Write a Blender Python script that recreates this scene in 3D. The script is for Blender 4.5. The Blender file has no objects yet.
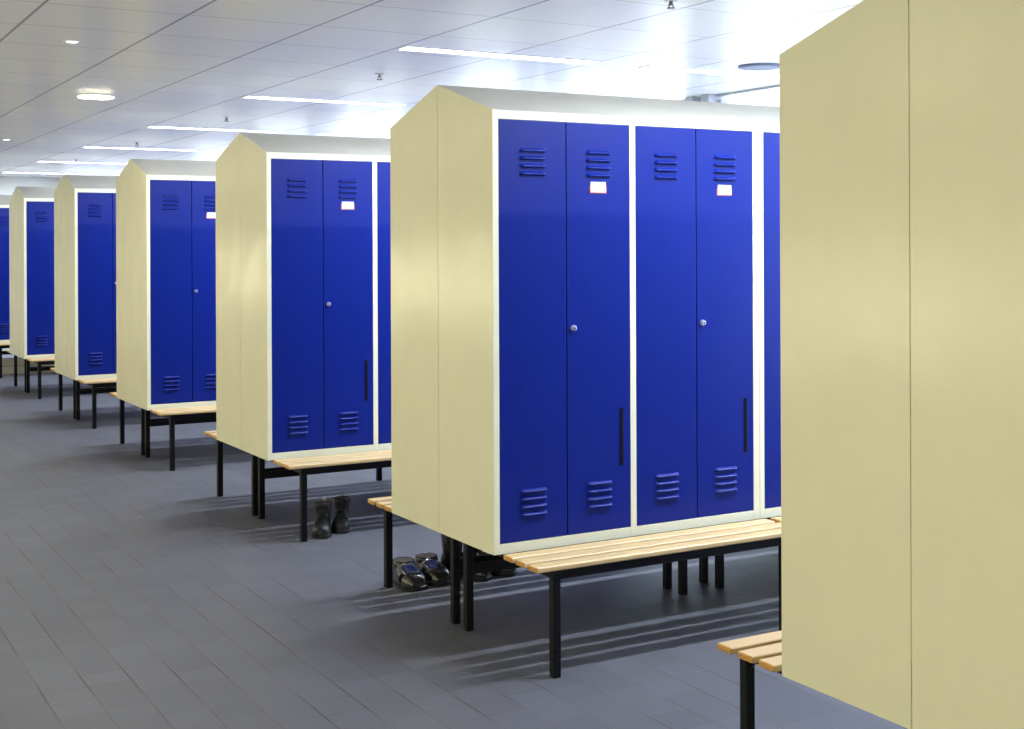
import bpy, bmesh, math, random
from mathutils import Matrix, Vector
random.seed(4)
scene = bpy.context.scene
COL = scene.collection
PI = math.pi

# ------------------------------------------------------------------ materials
def new_mat(name):
    m = bpy.data.materials.new(name); m.use_nodes = True
    nt = m.node_tree; b = nt.nodes['Principled BSDF']
    return m, nt, b

def coords(nt, kind='Object'):
    n = nt.nodes.new('ShaderNodeTexCoord'); return n.outputs[kind]

def noise(nt, vec, scale, detail=3, rough=.5):
    n = nt.nodes.new('ShaderNodeTexNoise'); n.inputs['Scale'].default_value = scale
    n.inputs['Detail'].default_value = detail; n.inputs['Roughness'].default_value = rough
    nt.links.new(vec, n.inputs['Vector']); return n.outputs['Fac']

def mapping(nt, vec, scale=(1, 1, 1), loc=(0, 0, 0)):
    n = nt.nodes.new('ShaderNodeMapping'); n.inputs['Scale'].default_value = scale
    n.inputs['Location'].default_value = loc
    nt.links.new(vec, n.inputs['Vector']); return n.outputs[0]

def mixc(nt, fac, a, b):
    n = nt.nodes.new('ShaderNodeMix'); n.data_type = 'RGBA'
    for sock, v in ((n.inputs[0], fac), (n.inputs[6], a), (n.inputs[7], b)):
        if hasattr(v, 'is_linked'): nt.links.new(v, sock)
        elif isinstance(v, (int, float)): sock.default_value = v
        else: sock.default_value = (*v, 1)
    return n.outputs[2]

def math_(nt, op, a, b=0.0, c=0.0):
    n = nt.nodes.new('ShaderNodeMath'); n.operation = op
    for i, v in enumerate((a, b, c)):
        if hasattr(v, 'is_linked'): nt.links.new(v, n.inputs[i])
        else: n.inputs[i].default_value = v
    return n.outputs[0]

def bump(nt, b, height, strength, dist=.01):
    n = nt.nodes.new('ShaderNodeBump'); n.inputs['Strength'].default_value = strength
    n.inputs['Distance'].default_value = dist
    nt.links.new(height, n.inputs['Height']); nt.links.new(n.outputs[0], b.inputs['Normal'])

def paint(name, col, rough=.35, var=.06, wav=0.0, wscale=2.5, spec=.5, metal=0.0, nscale=9):
    m, nt, b = new_mat(name)
    v = coords(nt)
    f = noise(nt, v, nscale, 4)
    dark = tuple(c * (1 - var) for c in col); lite = tuple(min(1, c * (1 + var)) for c in col)
    nt.links.new(mixc(nt, f, dark, lite), b.inputs['Base Color'])
    b.inputs['Roughness'].default_value = rough; b.inputs['Metallic'].default_value = metal
    b.inputs['Specular IOR Level'].default_value = spec
    if wav: bump(nt, b, noise(nt, v, wscale, 1), 1.0, wav)
    return m

M = {}
M['cream'] = paint('cream_enamel', (.80, .78, .56), .21, .03, wav=.011, wscale=2.2)
M['grey_cream'] = paint('grey_cream_enamel', (.50, .49, .42), .5, .05)  # darker, greyer cream for the sloping tops
M['blue'] = paint('blue_enamel', (.002, .0130, .185), .35, .05, wav=.0015, wscale=3, spec=.25)
M['black'] = paint('black_powder_coat', (.004, .004, .005), .4, .1, spec=.25)
M['dark'] = paint('dark_interior', (.01, .01, .012), .8, .1)
M['slot'] = paint('black_plastic', (.002, .002, .003), .6, .1, spec=.15)
M['chrome'] = paint('brushed_chrome', (.72, .72, .74), .3, .05, metal=.9)
M['card'] = paint('white_card', (.82, .81, .79), .6, .02)
M['holder'] = paint('red_orange_holder', (.62, .12, .05), .45, .05)
M['leather'] = paint('glossy_black_leather', (.012, .011, .010), .16, .25, spec=.7)
M['dull_leather'] = paint('worn_black_leather', (.010, .010, .010), .35, .3, spec=.35)
M['rubber'] = paint('black_rubber', (.010, .010, .010), .3, .1)
M['lining'] = paint('brown_lining', (.045, .025, .015), .8, .2)
M['lace'] = paint('black_lace', (.02, .02, .02), .8, .1)
M['tab'] = paint('grey_pull_tab', (.28, .27, .25), .7, .1)
M['wall'] = paint('pale_wall_paint', (.60, .62, .57), .6, .03)
M['warm_wall'] = paint('warm_wall_paint', (.66, .60, .46), .6, .03)
M['white'] = paint('white_metal', (.80, .81, .83), .4, .03)
M['mullion'] = paint('window_frame_grey', (.42, .45, .50), .45, .03)
M['speaker'] = paint('grey_blue_grille', (.20, .24, .34), .6, .05)
M['sprinkler'] = paint('dark_brass', (.16, .14, .13), .4, .1, metal=.6)
M['beige_box'] = paint('beige_box', (.50, .46, .34), .5, .04)

# wood slats: light varnished pine, deeper tone on the cut ends
def wood():
    m, nt, b = new_mat('varnished_pine')
    v = coords(nt)
    g = noise(nt, mapping(nt, v, (2.2, 40, 40)), 2.0, 5, .6)
    f = noise(nt, mapping(nt, v, (.8, 9, 9)), 2.0, 3)
    c = mixc(nt, g, (.66, .46, .20), (.75, .57, .29))
    c = mixc(nt, math_(nt, 'MULTIPLY', f, .35), c, (.58, .37, .14))
    nt.links.new(c, b.inputs['Base Color'])
    b.inputs['Roughness'].default_value = .32
    return m
M['wood'] = wood()
m, nt, b = new_mat('pine_end_grain')
r = nt.nodes.new('ShaderNodeTexWave'); r.wave_type = 'RINGS'; r.inputs['Scale'].default_value = 30
r.inputs['Distortion'].default_value = 3; nt.links.new(coords(nt), r.inputs['Vector'])
nt.links.new(mixc(nt, r.outputs['Fac'], (.58, .32, .08), (.50, .25, .05)), b.inputs['Base Color'])
b.inputs['Roughness'].default_value = .45
M['endgrain'] = m

def emit(name, col, s):
    m, nt, b = new_mat(name)
    b.inputs['Base Color'].default_value = (*col, 1)
    b.inputs['Emission Color'].default_value = (*col, 1)
    b.inputs['Emission Strength'].default_value = s
    return m
STRIP = 9.0
M['tube'] = emit('fluorescent_diffuser', (.80, .88, 1.0), STRIP)
M['lamp'] = emit('downlight_diffuser', (1.0, .91, .60), 68.0)
M['fillpanel'] = emit('fill_panel_glow', (1.0, .92, .60), 3.6)  # glow of the fill panels added on the side wall
M['spot'] = emit('spot_lens', (.85, .95, 1.0), 5.0)

def glass():
    m, nt, b = new_mat('window_glass')
    out = nt.nodes['Material Output']
    t = nt.nodes.new('ShaderNodeBsdfTransparent'); t.inputs[0].default_value = (.93, .96, .97, 1)
    g = nt.nodes.new('ShaderNodeBsdfGlossy'); g.inputs['Roughness'].default_value = .02
    lw = nt.nodes.new('ShaderNodeLayerWeight'); lw.inputs[0].default_value = .25
    fr = nt.nodes.new('ShaderNodeMath'); fr.operation = 'MULTIPLY'; fr.inputs[1].default_value = .3; nt.links.new(lw.outputs['Facing'], fr.inputs[0])
    mx = nt.nodes.new('ShaderNodeMixShader')
    nt.links.new(fr.outputs[0], mx.inputs[0]); nt.links.new(t.outputs[0], mx.inputs[1])
    nt.links.new(g.outputs[0], mx.inputs[2]); nt.links.new(mx.outputs[0], out.inputs[0])
    return m
M['glass'] = glass()

# grid of lines: 1 on the line, 0 elsewhere.  period p, phase x0, half width w
def line_mask(nt, comp, p, x0, w, soft=.5):
    t = math_(nt, 'SUBTRACT', comp, x0)
    t = math_(nt, 'DIVIDE', t, p)
    t = math_(nt, 'FRACT', math_(nt, 'ADD', t, 100.5))
    t = math_(nt, 'ABSOLUTE', math_(nt, 'SUBTRACT', t, .5))      # 0 on the line
    n = nt.nodes.new('ShaderNodeMapRange'); n.interpolation_type = 'SMOOTHSTEP'
    nt.links.new(t, n.inputs[0]); n.inputs[1].default_value = w / p * (1 - soft); n.inputs[2].default_value = w / p * (1 + soft)
    n.inputs[3].default_value = 1; n.inputs[4].default_value = 0
    return n.outputs[0]

def cell_rand(nt, v, px, py, x0, y0):
    s = nt.nodes.new('ShaderNodeSeparateXYZ'); nt.links.new(v, s.inputs[0])
    cx = math_(nt, 'FLOOR', math_(nt, 'DIVIDE', math_(nt, 'SUBTRACT', s.outputs[0], x0), px))
    cy = math_(nt, 'FLOOR', math_(nt, 'DIVIDE', math_(nt, 'SUBTRACT', s.outputs[1], y0), py))
    c = nt.nodes.new('ShaderNodeCombineXYZ'); nt.links.new(cx, c.inputs[0]); nt.links.new(cy, c.inputs[1])
    w = nt.nodes.new('ShaderNodeTexWhiteNoise'); nt.links.new(c.outputs[0], w.inputs['Vector'])
    return w.outputs['Value'], s

def floor_mat():
    m, nt, b = new_mat('blue_grey_floor_tiles')
    v = coords(nt)
    rnd, s = cell_rand(nt, v, .1655, .15, .005, 3.805)
    base = mixc(nt, rnd, (.098, .102, .124), (.122, .128, .153))
    f = noise(nt, v, 1.3, 4)
    base = mixc(nt, math_(nt, 'MULTIPLY', f, .35), base, (.118, .112, .104))
    f2 = noise(nt, v, 45, 3)
    base = mixc(nt, math_(nt, 'MULTIPLY', f2, .3), base, (.09, .092, .11))
    gx = line_mask(nt, s.outputs[0], .1655, .005, .0032)
    gy = line_mask(nt, s.outputs[1], .15, 3.805, .0022)
    g = math_(nt, 'MAXIMUM', gx, math_(nt, 'MULTIPLY', gy, .7))
    grout_tone = nt.nodes.new('ShaderNodeMapRange'); nt.links.new(noise(nt, v, 2.2, 3), grout_tone.inputs[0])
    grout_tone.inputs[1].default_value = .35; grout_tone.inputs[2].default_value = .62
    grout_tone.inputs[3].default_value = .25; grout_tone.inputs[4].default_value = 1.0
    gm = math_(nt, 'MULTIPLY', g, grout_tone.outputs[0])
    grout = mixc(nt, grout_tone.outputs[0], (.17, .155, .14), (.060, .044, .032))  # pale and dark grout, strewn at random, imitates lit gloss and shade
    nt.links.new(mixc(nt, gm, base, grout), b.inputs['Base Color'])
    b.inputs['Roughness'].default_value = .48
    b.inputs['Specular IOR Level'].default_value = .4
    h = math_(nt, 'ADD', math_(nt, 'MULTIPLY', g, -1.0), math_(nt, 'MULTIPLY', f2, .25))
    bump(nt, b, h, .5, .002)
    return m
M['floor'] = floor_mat()

CH = 2.74
def ceil_mat():
    m, nt, b = new_mat('satin_metal_ceiling_panels')
    v = coords(nt)
    rnd, s = cell_rand(nt, v, .631, .6195, .408, 5.345)
    base = mixc(nt, rnd, (.83, .83, .84), (.87, .87, .875))
    gx = line_mask(nt, s.outputs[0], .631, .408, .0065)
    gy = line_mask(nt, s.outputs[1], .6195, 5.345, .0045)
    g = math_(nt, 'MAXIMUM', gx, math_(nt, 'MULTIPLY', gy, .75))
    nt.links.new(mixc(nt, g, base, (.16, .16, .19)), b.inputs['Base Color'])
    b.inputs['Roughness'].default_value = .3
    b.inputs['Specular IOR Level'].default_value = .9
    nz = noise(nt, mapping(nt, v, (.9, 2.0, 1)), 1.2, 2)
    bump(nt, b, nz, .6, .006)
    return m
M['ceiling'] = ceil_mat()

# ------------------------------------------------------------------ mesh helpers
class MB:
    def __init__(s): s.bm = bmesh.new()
    def box(s, x0, x1, y0, y1, z0, z1, bev=0.0, seg=1, mi=0):
        t = bmesh.new(); bmesh.ops.create_cube(t, size=1)
        for v in t.verts:
            v.co = Vector(((x0 + x1) / 2 + v.co.x * (x1 - x0), (y0 + y1) / 2 + v.co.y * (y1 - y0), (z0 + z1) / 2 + v.co.z * (z1 - z0)))
        if bev: bmesh.ops.bevel(t, geom=list(t.edges), offset=bev, segments=seg, affect='EDGES', profile=.6)
        s.merge(t, mi); return s
    def merge(s, t, mi=0):
        for f in t.faces: f.material_index = mi
        me = bpy.data.meshes.new('tmp'); t.to_mesh(me); t.free(); s.bm.from_mesh(me); bpy.data.meshes.remove(me)
    def prism(s, pts, x0, x1, mi=0):
        """polygon of (y, z) swept along x"""
        a = [s.bm.verts.new((x0, y, z)) for y, z in pts]; c = [s.bm.verts.new((x1, y, z)) for y, z in pts]
        n = len(pts); fs = [s.bm.faces.new(a[::-1]), s.bm.faces.new(c)]
        for i in range(n): fs.append(s.bm.faces.new((a[i], a[(i + 1) % n], c[(i + 1) % n], c[i])))
        for f in fs: f.material_index = mi
        return s
    def cyl(s, p, r, h, n=24, axis='z', r2=None, mi=0):
        t = bmesh.new(); bmesh.ops.create_cone(t, cap_ends=True, segments=n, radius1=r, radius2=r if r2 is None else r2, depth=h)
        if axis == 'y': bmesh.ops.rotate(t, verts=t.verts, cent=(0, 0, 0), matrix=Matrix.Rotation(PI / 2, 3, 'X'))
        if axis == 'x': bmesh.ops.rotate(t, verts=t.verts, cent=(0, 0, 0), matrix=Matrix.Rotation(PI / 2, 3, 'Y'))
        bmesh.ops.translate(t, verts=t.verts, vec=p); s.merge(t, mi); return s
    def loft(s, rings, mi=0, cap=True):
        vs = [[s.bm.verts.new(p) for p in r] for r in rings]; n = len(vs[0])
        for a, c in zip(vs, vs[1:]):
            for i in range(n): s.bm.faces.new((a[i], a[(i + 1) % n], c[(i + 1) % n], c[i])).material_index = mi
        if cap: s.bm.faces.new(vs[0][::-1]).material_index = mi; s.bm.faces.new(vs[-1]).material_index = mi
        return s
    def build(s, name, mats, parent=None, smooth=False):
        bmesh.ops.recalc_face_normals(s.bm, faces=s.bm.faces)
        me = bpy.data.meshes.new(name); s.bm.to_mesh(me); s.bm.free()
        for mm in (mats if isinstance(mats, (list, tuple)) else [mats]): me.materials.append(mm)
        if smooth:
            for p in me.polygons: p.use_smooth = True
        o = bpy.data.objects.new(name, me); COL.objects.link(o)
        if parent: o.parent = parent
        return o

def tag(o, label, cat, group=None, kind=None):
    if label: o['label'] = label
    if cat: o['category'] = cat
    if group: o['group'] = group
    if kind: o['kind'] = kind
    return o
def empty(name, loc=(0, 0, 0), rz=0):
    o = bpy.data.objects.new(name, None); COL.objects.link(o); o.location = loc; o.rotation_euler = (0, 0, rz)
    o.empty_display_size = .1; return o
def struct(o): o['kind'] = 'structure'; return o
def dup(root, loc, rz, label, group):
    def rec(o, par):
        c = o.copy(); COL.objects.link(c)
        if par: c.parent = par
        for ch in o.children: rec(ch, c)
        return c
    r = rec(root, None); r.location = loc; r.rotation_euler = (0, 0, rz); r['label'] = label; r['group'] = group
    return r

# ------------------------------------------------------------------ dimensions
W, D, ZB, H, G = 1.386, .4927, .427, 1.80, .151
ROWS = [1.930, 4.636, 7.355, 10.094, 12.728, 15.453, 18.15]
X0, X1, Y0, Y1 = -4.0, 3.3, -2.6, 20.9          # the room

# ------------------------------------------------------------------ room shell
struct(MB().box(X0 - .1, X1 + .1, Y0 - .1, Y1 + .1, -.1, 0).build('floor', M['floor']))
struct(MB().box(X0 - .1, X1 + .1, Y0 - .1, Y1 + .1, CH, CH + .1).build('ceiling', M['ceiling']))
struct(MB().box(X0 - .1, X0, Y0, Y1, 0, CH).build('wall_left', M['warm_wall']))
struct(MB().box(X0, X1, Y0 - .1, Y0, 0, CH).build('wall_back', M['warm_wall']))
struct(MB().box(X0, 1.52, Y1, Y1 + .1, 0, CH).build('wall_far', M['wall']))
struct(MB().box(1.52, X1, Y1, Y1 + .1, 0, CH).build('wall_far', M['white']))
struct(MB().box(1.42, 1.62, Y1 - .22, Y1, 0, CH, .004).build('trim_1', M['white']))
struct(MB().box(X0, 1.40, Y1 - .015, Y1, 0, .08, .003).build('baseboard_far', M['mullion']))
sill, head = .85, 2.738
struct(MB().box(X1, X1 + .12, Y0, Y1, 0, sill).box(X1, X1 + .12, Y0, Y1, head, CH).build('wall_right', M['wall']))
# window bays of the right wall: each dark double post is a pair of uprights
posts = [(-.25, .0), (2.25, 2.5), (4.80, 5.0), (7.40, 7.58), (9.55, 10.02), (12.05, 12.3), (14.9, 15.15), (17.6, 17.8), (20.6, 20.8)]
tn = 2
for a, c in posts:
    for yb in (a, c):
        struct(MB().box(X1 - .05, X1 + .14, yb - .045, yb + .045, sill, CH, .003).build('trim_%d' % tn, M['mullion'])); tn += 1
edges = [Y0] + [y for p in posts for y in p] + [Y1]
wn = 1
for a, c in zip(edges, edges[1:]):
    a, c = (a if a == Y0 else a + .045), (c if c == Y1 else c - .045)
    if c - a < .06: continue
    fr = MB(); t = .04 if c - a > .6 else .012
    fr.box(X1 + .03, X1 + .08, a, c, sill, sill + t, .003).box(X1 + .03, X1 + .08, a, c, head - .014, head, .002)
    fr.box(X1 + .03, X1 + .08, a, a + t, sill + t, head - t, .003).box(X1 + .03, X1 + .08, c - t, c, sill + t, head - t, .003)
    o = struct(fr.build('window_%d' % wn, M['mullion'])); wn += 1
    MB().box(X1 + .05, X1 + .056, a + t, c - t, sill + t, head - t).build('window_pane', M['glass'], o)
    MB().box(X1 - .08, X1 + .06, a, c, sill - .03, sill, .004).build('window_sill', M['white'], o)

def portal(name, loc, rot, sx, sy):
    l = bpy.data.lights.new(name, 'AREA'); l.shape = 'RECTANGLE'; l.size = sx; l.size_y = sy; l.cycles.is_portal = True
    o = bpy.data.objects.new(name, l); COL.objects.link(o); o.location = loc; o.rotation_euler = rot
portal('window_portal', (X1 + .16, (Y0 + Y1) / 2, (sill + head) / 2), (0, PI / 2, 0), head - sill, Y1 - Y0)

# ------------------------------------------------------------------ locker cabinet (front towards -Y, origin at its front left bottom corner)
DX = [(.0284, .3495), (.3520, .6723), (.7028, 1.0270), (1.0295, 1.3504)]
ZD0, ZD1 = .0427, H - .0385
def body():
    w0, w1 = .0012, W - .0012
    dd = D - .0018; t = .0015
    b = MB()
    roof = lambda y: H + G * y / D
    # end panels (thin sheet, pentagon profile)
    for xa, xb in ((w0, w0 + t), (w1 - t, w1)):
        b.prism([(-.0015, 0), (dd, 0), (dd, roof(dd)), (-.0015, H)], xa, xb)
    pass
    b.box(w0 + t, w1 - t, dd - t, dd, 0, H + G - .004)                       # back
    b.box(w0 + t, w1 - t, 0.0005, dd - t, 0, t)                               # underside
    # front frame
    b.box(w0 + .0005, DX[0][0], -.0018, .022, 0, H - .001, .0012)
    b.box(DX[1][1], DX[2][0], -.0015, .022, 0, H - .001, .0012)
    b.box(DX[3][1], w1 - .0005, -.0018, .022, 0, H - .001, .0012)
    for a, c in ((DX[0][0], DX[1][1]), (DX[2][0], DX[3][1])):
        b.box(a - .0005, c + .0005, -.0010, .022, 0, ZD0 - .0015, .0008)
        b.box(a - .0005, c + .0005, -.0010, .022, ZD1 + .0015, H - .001, .0008)
    b.box(w0 + t, w1 - t, .021, .0225, .03, H - .03, mi=1)                    # dark behind the door gaps
    return b
def louvers(x0, x1, z0):
    b = MB(); n, m = 14, 6
    pitch, hh, pro = .0318, .0098, .0165
    for k in range(4):
        zc = z0 + .010 + k * pitch
        rows = []
        for j in range(m + 1):
            v = -1 + 2 * j / m; row = []
            for i in range(n + 1):
                u = -1 + 2 * i / n; x = (x0 + x1) / 2 + u * (x1 - x0) / 2
                e = min(1, (1 - abs(u)) * (x1 - x0) / 2 / hh); e = math.sqrt(max(0, 1 - (1 - e) ** 2))
                # hood: rises slowly from the top and ends steeply at the bottom lip
                pr = math.sin(PI * min(1, (v + 1) / .55) / 2) if v < -.45 else math.cos(PI / 2 * (v + .45) / 1.45)
                row.append(b.bm.verts.new((x, -pro * e * max(0, pr) + .001, zc + v * hh * (.35 + .65 * e))))
            rows.append(row)
        for a, c in zip(rows, rows[1:]):
            for i in range(n): b.bm.faces.new((a[i], a[i + 1], c[i + 1], c[i]))
    return b
def make_locker():
    root = empty('locker_cabinet')
    body().build('carcass', [M['cream'], M['dark']], root)
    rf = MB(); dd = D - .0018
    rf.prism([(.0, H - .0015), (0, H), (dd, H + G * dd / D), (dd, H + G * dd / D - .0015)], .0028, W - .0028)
    rf.build('sloping_top', M['grey_cream'], root)
    for i, (a, c) in enumerate(DX):
        d = MB().box(a + .0012, c - .0012, -.0015, .017, ZD0, ZD1, .0018, 2).build('door', M['blue'], root)
        vx = (a + c) / 2 - .064
        louvers(vx, vx + .128, 1.535).build('louver_vent', M['blue'], d, True)
        louvers(vx, vx + .128, .140).build('louver_vent', M['blue'], d, True)
        if i % 2:
            lx = a + .030
            lk = MB().cyl((lx, -.004, .904), .013, .008, 20, 'y').box(lx - .010, lx + .010, -.017, -.007, .895, .913, .003, 2)
            lk.build('lock', M['chrome'], d)
            k = MB().cyl((lx, -.0175, .904), .0035, .002, 12, 'y').build('keyhole', M['dark'], d)
            hx = c - .048
            MB().box(hx - .009, hx + .009, -.0045, .0, .311, .556, .002, 2).build('handle_strip', M['slot'], d)
            cx = a + .157
            MB().box(cx - .043, cx + .043, -.004, 0, 1.468, 1.5, .001).build('label_holder', M['holder'], d)
            c_ = MB().box(cx - .038, cx + .038, -.0052, -.003, 1.4725, 1.516, .0006)
            c_.build('name_card', M['card'], d)
    return root

# ------------------------------------------------------------------ bench that carries it (same origin in x and y, z = floor)
LX = (.1115, W - .1115); LYF, LYM = -.2874, D - .0621
def make_bench():
    root = empty('slatted_bench')
    hw = .0175
    for lx in LX:
        for ly in (LYF, LYM):
            MB().box(lx - hw, lx + hw, ly - hw, ly + hw, 0, .385, .003).build('leg', M['black'], root)
        MB().box(lx - hw, lx + hw, LYF - .0175, D - .008, .385, .405, .003).build('cross_beam', M['black'], root)
        MB().box(lx - hw, lx + hw, -.312, -.056, .405, .4185, .002).build('slat_bearer', M['black'], root)
        g = MB()
        # small triangular gusset between cross beam and front leg
        g.prism([(LYF + hw, .385), (LYF + hw + .03, .385), (LYF + hw, .355)], lx - .003, lx + .003)
        g.build('gusset', M['black'], root)
    MB().box(LX[0] + hw, LX[1] - hw, LYF - .015, LYF + .015, .380, .4180, .003).build('front_beam', M['black'], root)
    MB().box(LX[0] + hw, LX[1] - hw, LYM - .015, LYM + .015, .245, .285, .003).build('stretcher', M['black'], root)
    for y in (.05, D - .08):
        MB().box(.06, W - .06, y - .015, y + .015, .405, .4265).build('support_rail', M['black'], root)
    for ya in (-.317, -.219, -.123):
        b = MB().box(.014, W - .014, ya, ya + .071, .4185, .440, .007, 3)
        for f in b.bm.faces:
            if abs(f.normal.x) > .5: f.material_index = 1
        b.bm.normal_update()
        for f in b.bm.faces:
            f.material_index = 1 if abs(f.normal.x) > .5 else 0
        b.build('slat', [M['wood'], M['endgrain']], root)
    return root

ROWN = ['nearest row', 'second row', 'third row', 'fourth row', 'fifth row', 'sixth row', 'farthest row']
POS = ['at the aisle end of the', 'second from the aisle in the', 'third from the aisle in the']
lockproto = make_locker(); benchproto = make_bench()
first = True
NMOD = [2, 2, 2, 2, 2, 2, 2]
for ri, y in enumerate(ROWS):
    for k in range(NMOD[ri]):
        for side in (0, 1):
            loc = (k * W, y) if side == 0 else ((k + 1) * W, y + 2 * D)
            rz = 0 if side == 0 else PI
            if side == 0:
                ll = 'cream locker, blue double doors facing us, %s %s' % (POS[k], ROWN[ri])
                bl = 'pine slat bench under the blue doors, %s %s' % (POS[k], ROWN[ri])
            else:
                ll = 'cream locker turned away, back to back, %s %s' % (POS[k], ROWN[ri])
                bl = 'pine slat bench at the back side, %s %s' % (POS[k], ROWN[ri])
            lg, bg = 'lockers standing in rows', 'slatted benches under the lockers'
            if first:
                for o, z, l, g, c in ((lockproto, ZB, ll, lg, 'locker'), (benchproto, 0, bl, bg, 'bench')):
                    o.location = (*loc, z); o.rotation_euler = (0, 0, rz); tag(o, l, c, g)
                first = False
            else:
                dup(lockproto, (*loc, ZB), rz, ll, lg); nb = dup(benchproto, (*loc, 0), rz, bl, bg)

# ------------------------------------------------------------------ footwear
def ellipse_ring(cx, cy, z, rx, ry, n=20, sq=2.3):
    out = []
    for i in range(n):
        a = 2 * PI * i / n; c, s = math.cos(a), math.sin(a)
        out.append((cx + rx * math.copysign(abs(c) ** (2 / sq), c), cy + ry * math.copysign(abs(s) ** (2 / sq), s), z))
    return out
def foot_rings(L, wid, prof, n=20, z0=.018):
    """cross sections along -y (toe). prof = [(t, width factor, height)], t from heel 0 to toe 1"""
    rings = []
    for t, wf, h in prof:
        r = []
        for i in range(n):
            a = 2 * PI * i / n; c, s = math.cos(a), math.sin(a)
            z = z0 + (h - z0) * max(0, s) ** .8 if s > 0 else z0 + .006 * s
            r.append((wid / 2 * wf * math.copysign(abs(c) ** .7, c), L * (.5 - t), z))
        rings.append(r)
    return rings
def remesh(o, vox, it=6):
    m = o.modifiers.new('remesh', 'REMESH'); m.mode = 'VOXEL'; m.voxel_size = vox; m.use_smooth_shade = True
    s = o.modifiers.new('smooth', 'SMOOTH'); s.iterations = it; s.factor = .5
def sole(L, wid, h, root, mat):
    b = MB(); pts = []
    outline = [(0, .46), (.03, .62), (.12, .72), (.3, .70), (.45, .74), (.62, .92), (.75, 1.0), (.88, .92), (.96, .66), (1, .30)]
    left = [(-wid / 2 * w, L * (.5 - t)) for t, w in outline]; right = [(-x, y) for x, y in reversed(left)]
    ring = left + right
    b.loft([[(x * .97, y * .98, 0) for x, y in ring], [(x * 1.03, y * 1.01, .004) for x, y in ring], [(x * 1.03, y * 1.01, h) for x, y in ring], [(x * .95, y * .97, h + .004) for x, y in ring]])
    return b.build('sole', mat, root)
def make_shoe(name, L, wid, prof, shaft, mat, label, cat, loc, rz, group, kind='clog'):
    root = empty(name, loc, rz); tag(root, label, cat, group)
    b = MB(); b.loft(foot_rings(L, wid, prof)); b.loft([ellipse_ring(*r) for r in shaft])
    o = b.build('upper', mat, root); remesh(o, .0055)
    sole(L, wid, .02, root, M['rubber'])
    top = shaft[-1]; cx, cy, z, rx, ry = top[:5]
    # rolled collar round the opening and the dark inside
    c = MB(); rings = []
    n = 28
    for i in range(n + 1):
        a = 2 * PI * i / n; ca, sa = math.cos(a), math.sin(a)
        rings.append([(cx + (rx + .004 * math.cos(q) - .002) * ca, cy + (ry + .004 * math.cos(q) - .002) * sa, z + .005 * math.sin(q)) for q in [k * PI / 4 for k in range(8)]])
    c.loft(rings, cap=False); bmesh.ops.remove_doubles(c.bm, verts=c.bm.verts, dist=.0004)
    c.build('collar', mat, root, True)
    MB().loft([ellipse_ring(cx, cy, z - .001, rx - .006, ry - .006), ellipse_ring(cx, cy, z + .0008, rx - .006, ry - .006)]).build('lining', M['lining'], root)
    return root, (cx, cy, z, rx, ry)

clogprof = [(0, .34, .07), (.03, .66, .088), (.12, .80, .096), (.28, .84, .100), (.42, .90, .102), (.56, .98, .098), (.70, 1.0, .092), (.84, .96, .084), (.94, .74, .068), (1.0, .34, .040)]
clogshaft = [(0, .065, .04, .050, .06), (0, .065, .08, .054, .064), (0, .066, .095, .056, .064), (0, .070, .106, .054, .058)]
gB = 'black footwear under the second row'
make_shoe('work_shoe', .275, .138, clogprof, clogshaft, M['leather'], 'glossy black round-toed work shoe beside the black bench leg, outer one of the pair', 'shoe', (.215, 5.90, 0), -.12, gB)
make_shoe('work_shoe', .275, .138, clogprof, clogshaft, M['leather'], 'glossy black round-toed work shoe between its twin and the tall rubber boots', 'shoe', (.357, 5.925, 0), -.06, gB)
bootprof = [(0, .30, .08), (.04, .60, .11), (.14, .72, .125), (.30, .74, .125), (.44, .78, .112), (.58, .90, .10), (.72, 1.0, .088), (.86, .94, .078), (.95, .70, .062), (1.0, .30, .036)]
wellshaft = [(0, .085, .05, .040, .048), (0, .085, .11, .042, .052), (0, .086, .17, .046, .056), (0, .088, .24, .051, .062), (0, .088, .30, .054, .066), (0, .088, .345, .055, .068)]
make_shoe('rubber_boot', .30, .112, bootprof, wellshaft, M['leather'], 'tall shiny black rubber boot next to the round-toed shoes, half hidden by legs', 'boot', (.535, 5.90, 0), .42, gB)
make_shoe('rubber_boot', .30, .112, bootprof, wellshaft, M['leather'], 'tall shiny black rubber boot standing farthest in under the second row', 'boot', (.675, 5.91, 0), .62, gB)
laceshaft = [(0, .07, .05, .042, .052), (0, .07, .11, .043, .054), (0, .072, .135, .047, .054), (0, .074, .155, .051, .056), (0, .075, .166, .052, .056)]
def lace_boot(label, loc, rz):
    root, (cx, cy, z, rx, ry) = make_shoe('lace_up_boot', .275, .112, bootprof, laceshaft, M['dull_leather'], label, 'boot', loc, rz, 'lace-up boots under the third row')
    lc = MB()
    for k in range(5):
        zz = .112 + k * .011; yy = cy - .054 + (.006 if k > 2 else 0) - (.012 - .003 * k)
        for sg in (-1, 1):
            t = bmesh.new(); bmesh.ops.create_cone(t, cap_ends=True, segments=8, radius1=.0025, radius2=.0025, depth=.05)
            bmesh.ops.rotate(t, verts=t.verts, cent=(0, 0, 0), matrix=Matrix.Rotation(PI / 2 + sg * .35, 3, 'Y'))
            bmesh.ops.translate(t, verts=t.verts, vec=(0, yy, zz)); lc.merge(t)
    lc.build('laces', M['lace'], root)
    MB().box(-.010, .010, cy + ry - .004, cy + ry - .001, z - .01, z + .028, .001).build('pull_tab', M['tab'], root)
    tg = MB().loft([ellipse_ring(0, cy - ry + .008, .12, .024, .006), ellipse_ring(0, cy - ry + .006, .155, .026, .006), ellipse_ring(0, cy - ry + .002, .178, .024, .005)])
    tg.build('tongue', M['dull_leather'], root, True)
lace_boot('worn black ankle boot with laces beside the front bench leg of the third row', (.275, 7.19, 0), -.45)
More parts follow.
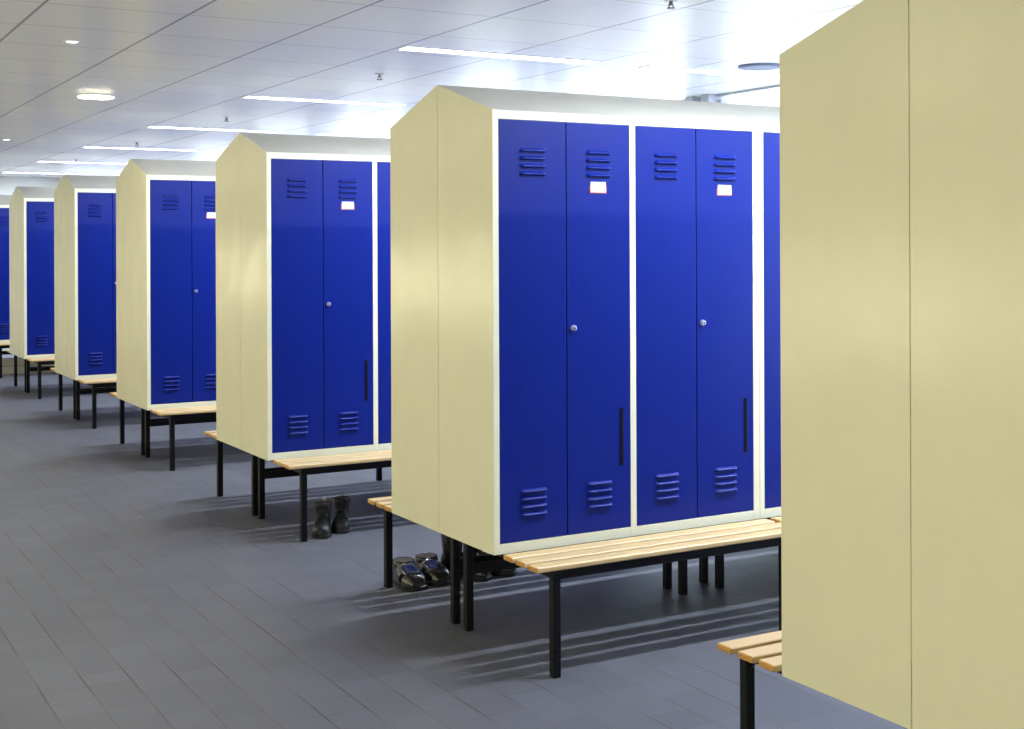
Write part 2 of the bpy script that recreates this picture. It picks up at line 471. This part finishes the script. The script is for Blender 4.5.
lace_boot('black ankle boot with raised pull tab, the inner one of the lace-up pair', (.422, 7.262, 0), -.44)

# low beige box beyond the last locker row's front bench
bx = empty('storage_box', (.70, 18.52, 0)); tag(bx, 'low beige box on the floor under the farthest lockers', 'box')
MB().box(-.5, .5, -.12, .02, 0, .10, .004).build('box_body', M['beige_box'], bx)
MB().box(-.505, .505, -.125, .025, .104, .20, .004).build('box_lid', M['beige_box'], bx)
MB().box(-.495, .495, -.115, .015, .098, .106).build('box_seam', M['dark'], bx)

# ------------------------------------------------------------------ ceiling fittings
SY = [-1.75, 1.05, 3.78, 6.40, 9.02, 11.68, 14.36, 17.03, 19.72]
where = ['behind the nearest row', 'before the second row', 'in the gap between the second and third rows', 'in the gap between the third and fourth rows', 'in the gap between the fourth and fifth rows', 'in the gap between the fifth and sixth rows', 'in the gap between the sixth and farthest rows', 'beyond the farthest row']
sl = empty('strip_light')
MB().box(-.006, 1.236, -.060, .060, -.004, 0, .001).build('housing', M['white'], sl)
MB().box(.004, 1.226, -.052, .052, -.006, -.003, .001).build('diffuser', M['tube'], sl)
tag(sl, 'x', 'ceiling light')
used = False
WH = {1.05: 'over the nearest row', 3.78: 'before the second row', 6.40: 'behind the second row', 9.02: 'behind the third row', 11.68: 'behind the fourth row', 14.36: 'behind the fifth row', 17.03: 'behind the sixth row', 19.72: 'behind the farthest row', -1.75: 'near the back wall'}
for y in SY:
    for k, (x, nm) in enumerate(((.43, 'closest to the aisle'), (2.02, 'closest to the windows'))):
        lab = 'bright ceiling strip light %s, %s' % (WH[y], nm)
        if not used: sl.location = (x, y, CH); sl['label'] = lab; sl['group'] = 'fluorescent strip lights'; used = True
        else: dup(sl, (x, y, CH), 0, lab, 'fluorescent strip lights')

for y in SY:
    for x in (.43, 2.02):
        la = bpy.data.lights.new('strip_lamp', 'AREA'); la.shape = 'RECTANGLE'; la.size = 1.22; la.size_y = .066
        la.energy = 54; la.color = (.80, .87, 1.0)
        lo = bpy.data.objects.new('strip_lamp', la); COL.objects.link(lo); lo.location = (x + .615, y, CH - .0075)

def downlight(loc, label, r=.118):
    o = empty('downlight', loc); tag(o, label, 'ceiling light')
    b = MB(); b.loft([ellipse_ring(0, 0, 0, r + .012, r + .012, 40, 2), ellipse_ring(0, 0, -.012, r + .008, r + .008, 40, 2), ellipse_ring(0, 0, -.012, r, r, 40, 2), ellipse_ring(0, 0, -.001, r, r, 40, 2)], cap=False)
    b.build('trim_ring', M['white'], o, False)
    MB().cyl((0, 0, -.009), r - .002, .012, 40).build('diffuser', M['lamp'], o)
    return o
downlight((-.51, 9.45, CH), 'large lit round downlight in the ceiling above the aisle')
for q in range(11):
    downlight((-3.2, -.6 + 1.95 * q, CH), 'lit round downlight along the warm side wall, %s' % ['behind the viewer', 'nearest', 'second', 'third', 'fourth', 'fifth', 'sixth', 'seventh', 'eighth', 'ninth', 'farthest'][q], .105)
wl = None  # out-of-view glowing panels, added to brighten the lockers' end panels
for q in range(9):
    lb = 'broad warm fill panel added on the side wall, %s' % ['behind the viewer', 'nearest', 'second', 'third', 'fourth', 'fifth', 'sixth', 'seventh', 'farthest'][q]
    if wl is None:
        wl = empty('added_fill_panel', (X0, -1.2, 1.25)); tag(wl, lb, 'fill light', 'added warm fill panels')
        MB().box(0, .05, -.98, .98, -.36, .36, .004).build('housing', M['white'], wl)
        MB().box(.045, .062, -.95, .95, -.33, .33, .004).build('diffuser', M['fillpanel'], wl)
    else: dup(wl, (X0, -1.2 + 2.5 * q, 1.25), 0, lb, 'added warm fill panels')
def spot(loc, label):
    o = empty('recessed_spotlight', loc); tag(o, label, 'ceiling light', 'small recessed spotlights')
    b = MB(); b.loft([ellipse_ring(0, 0, 0, .042, .042, 24, 2), ellipse_ring(0, 0, -.005, .040, .040, 24, 2), ellipse_ring(0, 0, -.005, .032, .032, 24, 2), ellipse_ring(0, 0, -.0005, .028, .028, 24, 2)], cap=False)
    b.build('trim_ring', M['white'], o)
    MB().cyl((0, 0, -.003), .027, .004, 24).build('lens', M['spot'], o)
spot((-1.16, 7.01, CH), 'tiny recessed spotlight in the darker ceiling, nearer than the large downlight')
spot((-.45, 13.72, CH), 'tiny recessed spotlight in the ceiling, farther than the large downlight')

def sprinkler(loc, label):
    o = empty('sprinkler', loc); tag(o, label, 'sprinkler', 'ceiling sprinklers')
    MB().cyl((0, 0, -.004), .032, .008, 24, r2=.024).build('escutcheon', M['white'], o)
    b = MB().cyl((0, 0, -.016), .008, .018, 12)
    for sg in (-1, 1): b.box(sg * .011 - .002, sg * .011 + .002, -.002, .002, -.036, -.02)
    b.box(-.013, .013, -.002, .002, -.024, -.02).build('frame_arms', M['sprinkler'], o)
    MB().cyl((0, 0, -.038), .019, .004, 16).build('deflector', M['sprinkler'], o)
for y, l in ((4.60, 'in front of the second row'), (7.44, 'over the third row'), (10.50, 'over the fourth row'), (13.44, 'over the fifth row'), (16.38, 'over the sixth row')):
    sprinkler((.87 if y < 5 else .76, y, CH), 'small dark ceiling sprinkler head hanging %s' % l)
o = empty('ceiling_speaker', (2.62, 6.06, CH)); tag(o, 'round grey-blue speaker grille flush in the overexposed ceiling', 'speaker')
MB().cyl((0, 0, -.004), .135, .008, 40).build('rim', M['speaker'], o)
MB().cyl((0, 0, -.009), .120, .006, 40, r2=.115).build('grille', M['speaker'], o)

# ------------------------------------------------------------------ light
wd = bpy.data.worlds.new('sky'); scene.world = wd; wd.use_nodes = True
nt = wd.node_tree; bg = nt.nodes['Background']
tc = nt.nodes.new('ShaderNodeTexCoord'); sp = nt.nodes.new('ShaderNodeSeparateXYZ'); nt.links.new(tc.outputs['Generated'], sp.inputs[0])
mr = nt.nodes.new('ShaderNodeMapRange'); nt.links.new(sp.outputs[2], mr.inputs[0]); mr.inputs[1].default_value = -.02; mr.inputs[2].default_value = .22
cr = mixc(nt, mr.outputs[0], (.72, .78, .90), (1.25, 1.5, 1.95))
nt.links.new(cr, bg.inputs[0]); bg.inputs[1].default_value = 3.8

def spotlamp(name, loc, e, col, ang=150, r=.1):
    l = bpy.data.lights.new(name, 'SPOT'); l.energy = e; l.color = col; l.spot_size = math.radians(ang); l.spot_blend = 1; l.shadow_soft_size = r
    o = bpy.data.objects.new(name, l); COL.objects.link(o); o.location = loc

# ------------------------------------------------------------------ camera
cam = bpy.data.cameras.new('camera'); co = bpy.data.objects.new('camera', cam); COL.objects.link(co)
cam.sensor_fit = 'HORIZONTAL'; cam.sensor_width = 36; cam.lens = 36 * 1314.02 / 1024
cam.shift_y = -119.56 / 1024; cam.clip_start = .05; cam.clip_end = 200
co.matrix_world = Matrix.Translation((-2.5647, 0, 1.6789)) @ Matrix.Rotation(-.5202, 4, 'Z') @ Matrix.Rotation(PI / 2, 4, 'X') @ Matrix.Rotation(-.0042, 4, 'Z')
scene.camera = co
vs = scene.view_settings
vs.view_transform = 'Standard'; vs.look = 'None'; vs.gamma = 1; vs.exposure = 0.19; vs.use_curve_mapping = False
scene.cycles.use_denoising = True
scene.cycles.max_bounces = 10; scene.cycles.diffuse_bounces = 6; scene.cycles.transparent_max_bounces = 12
scene.cycles.sample_clamp_indirect = 8
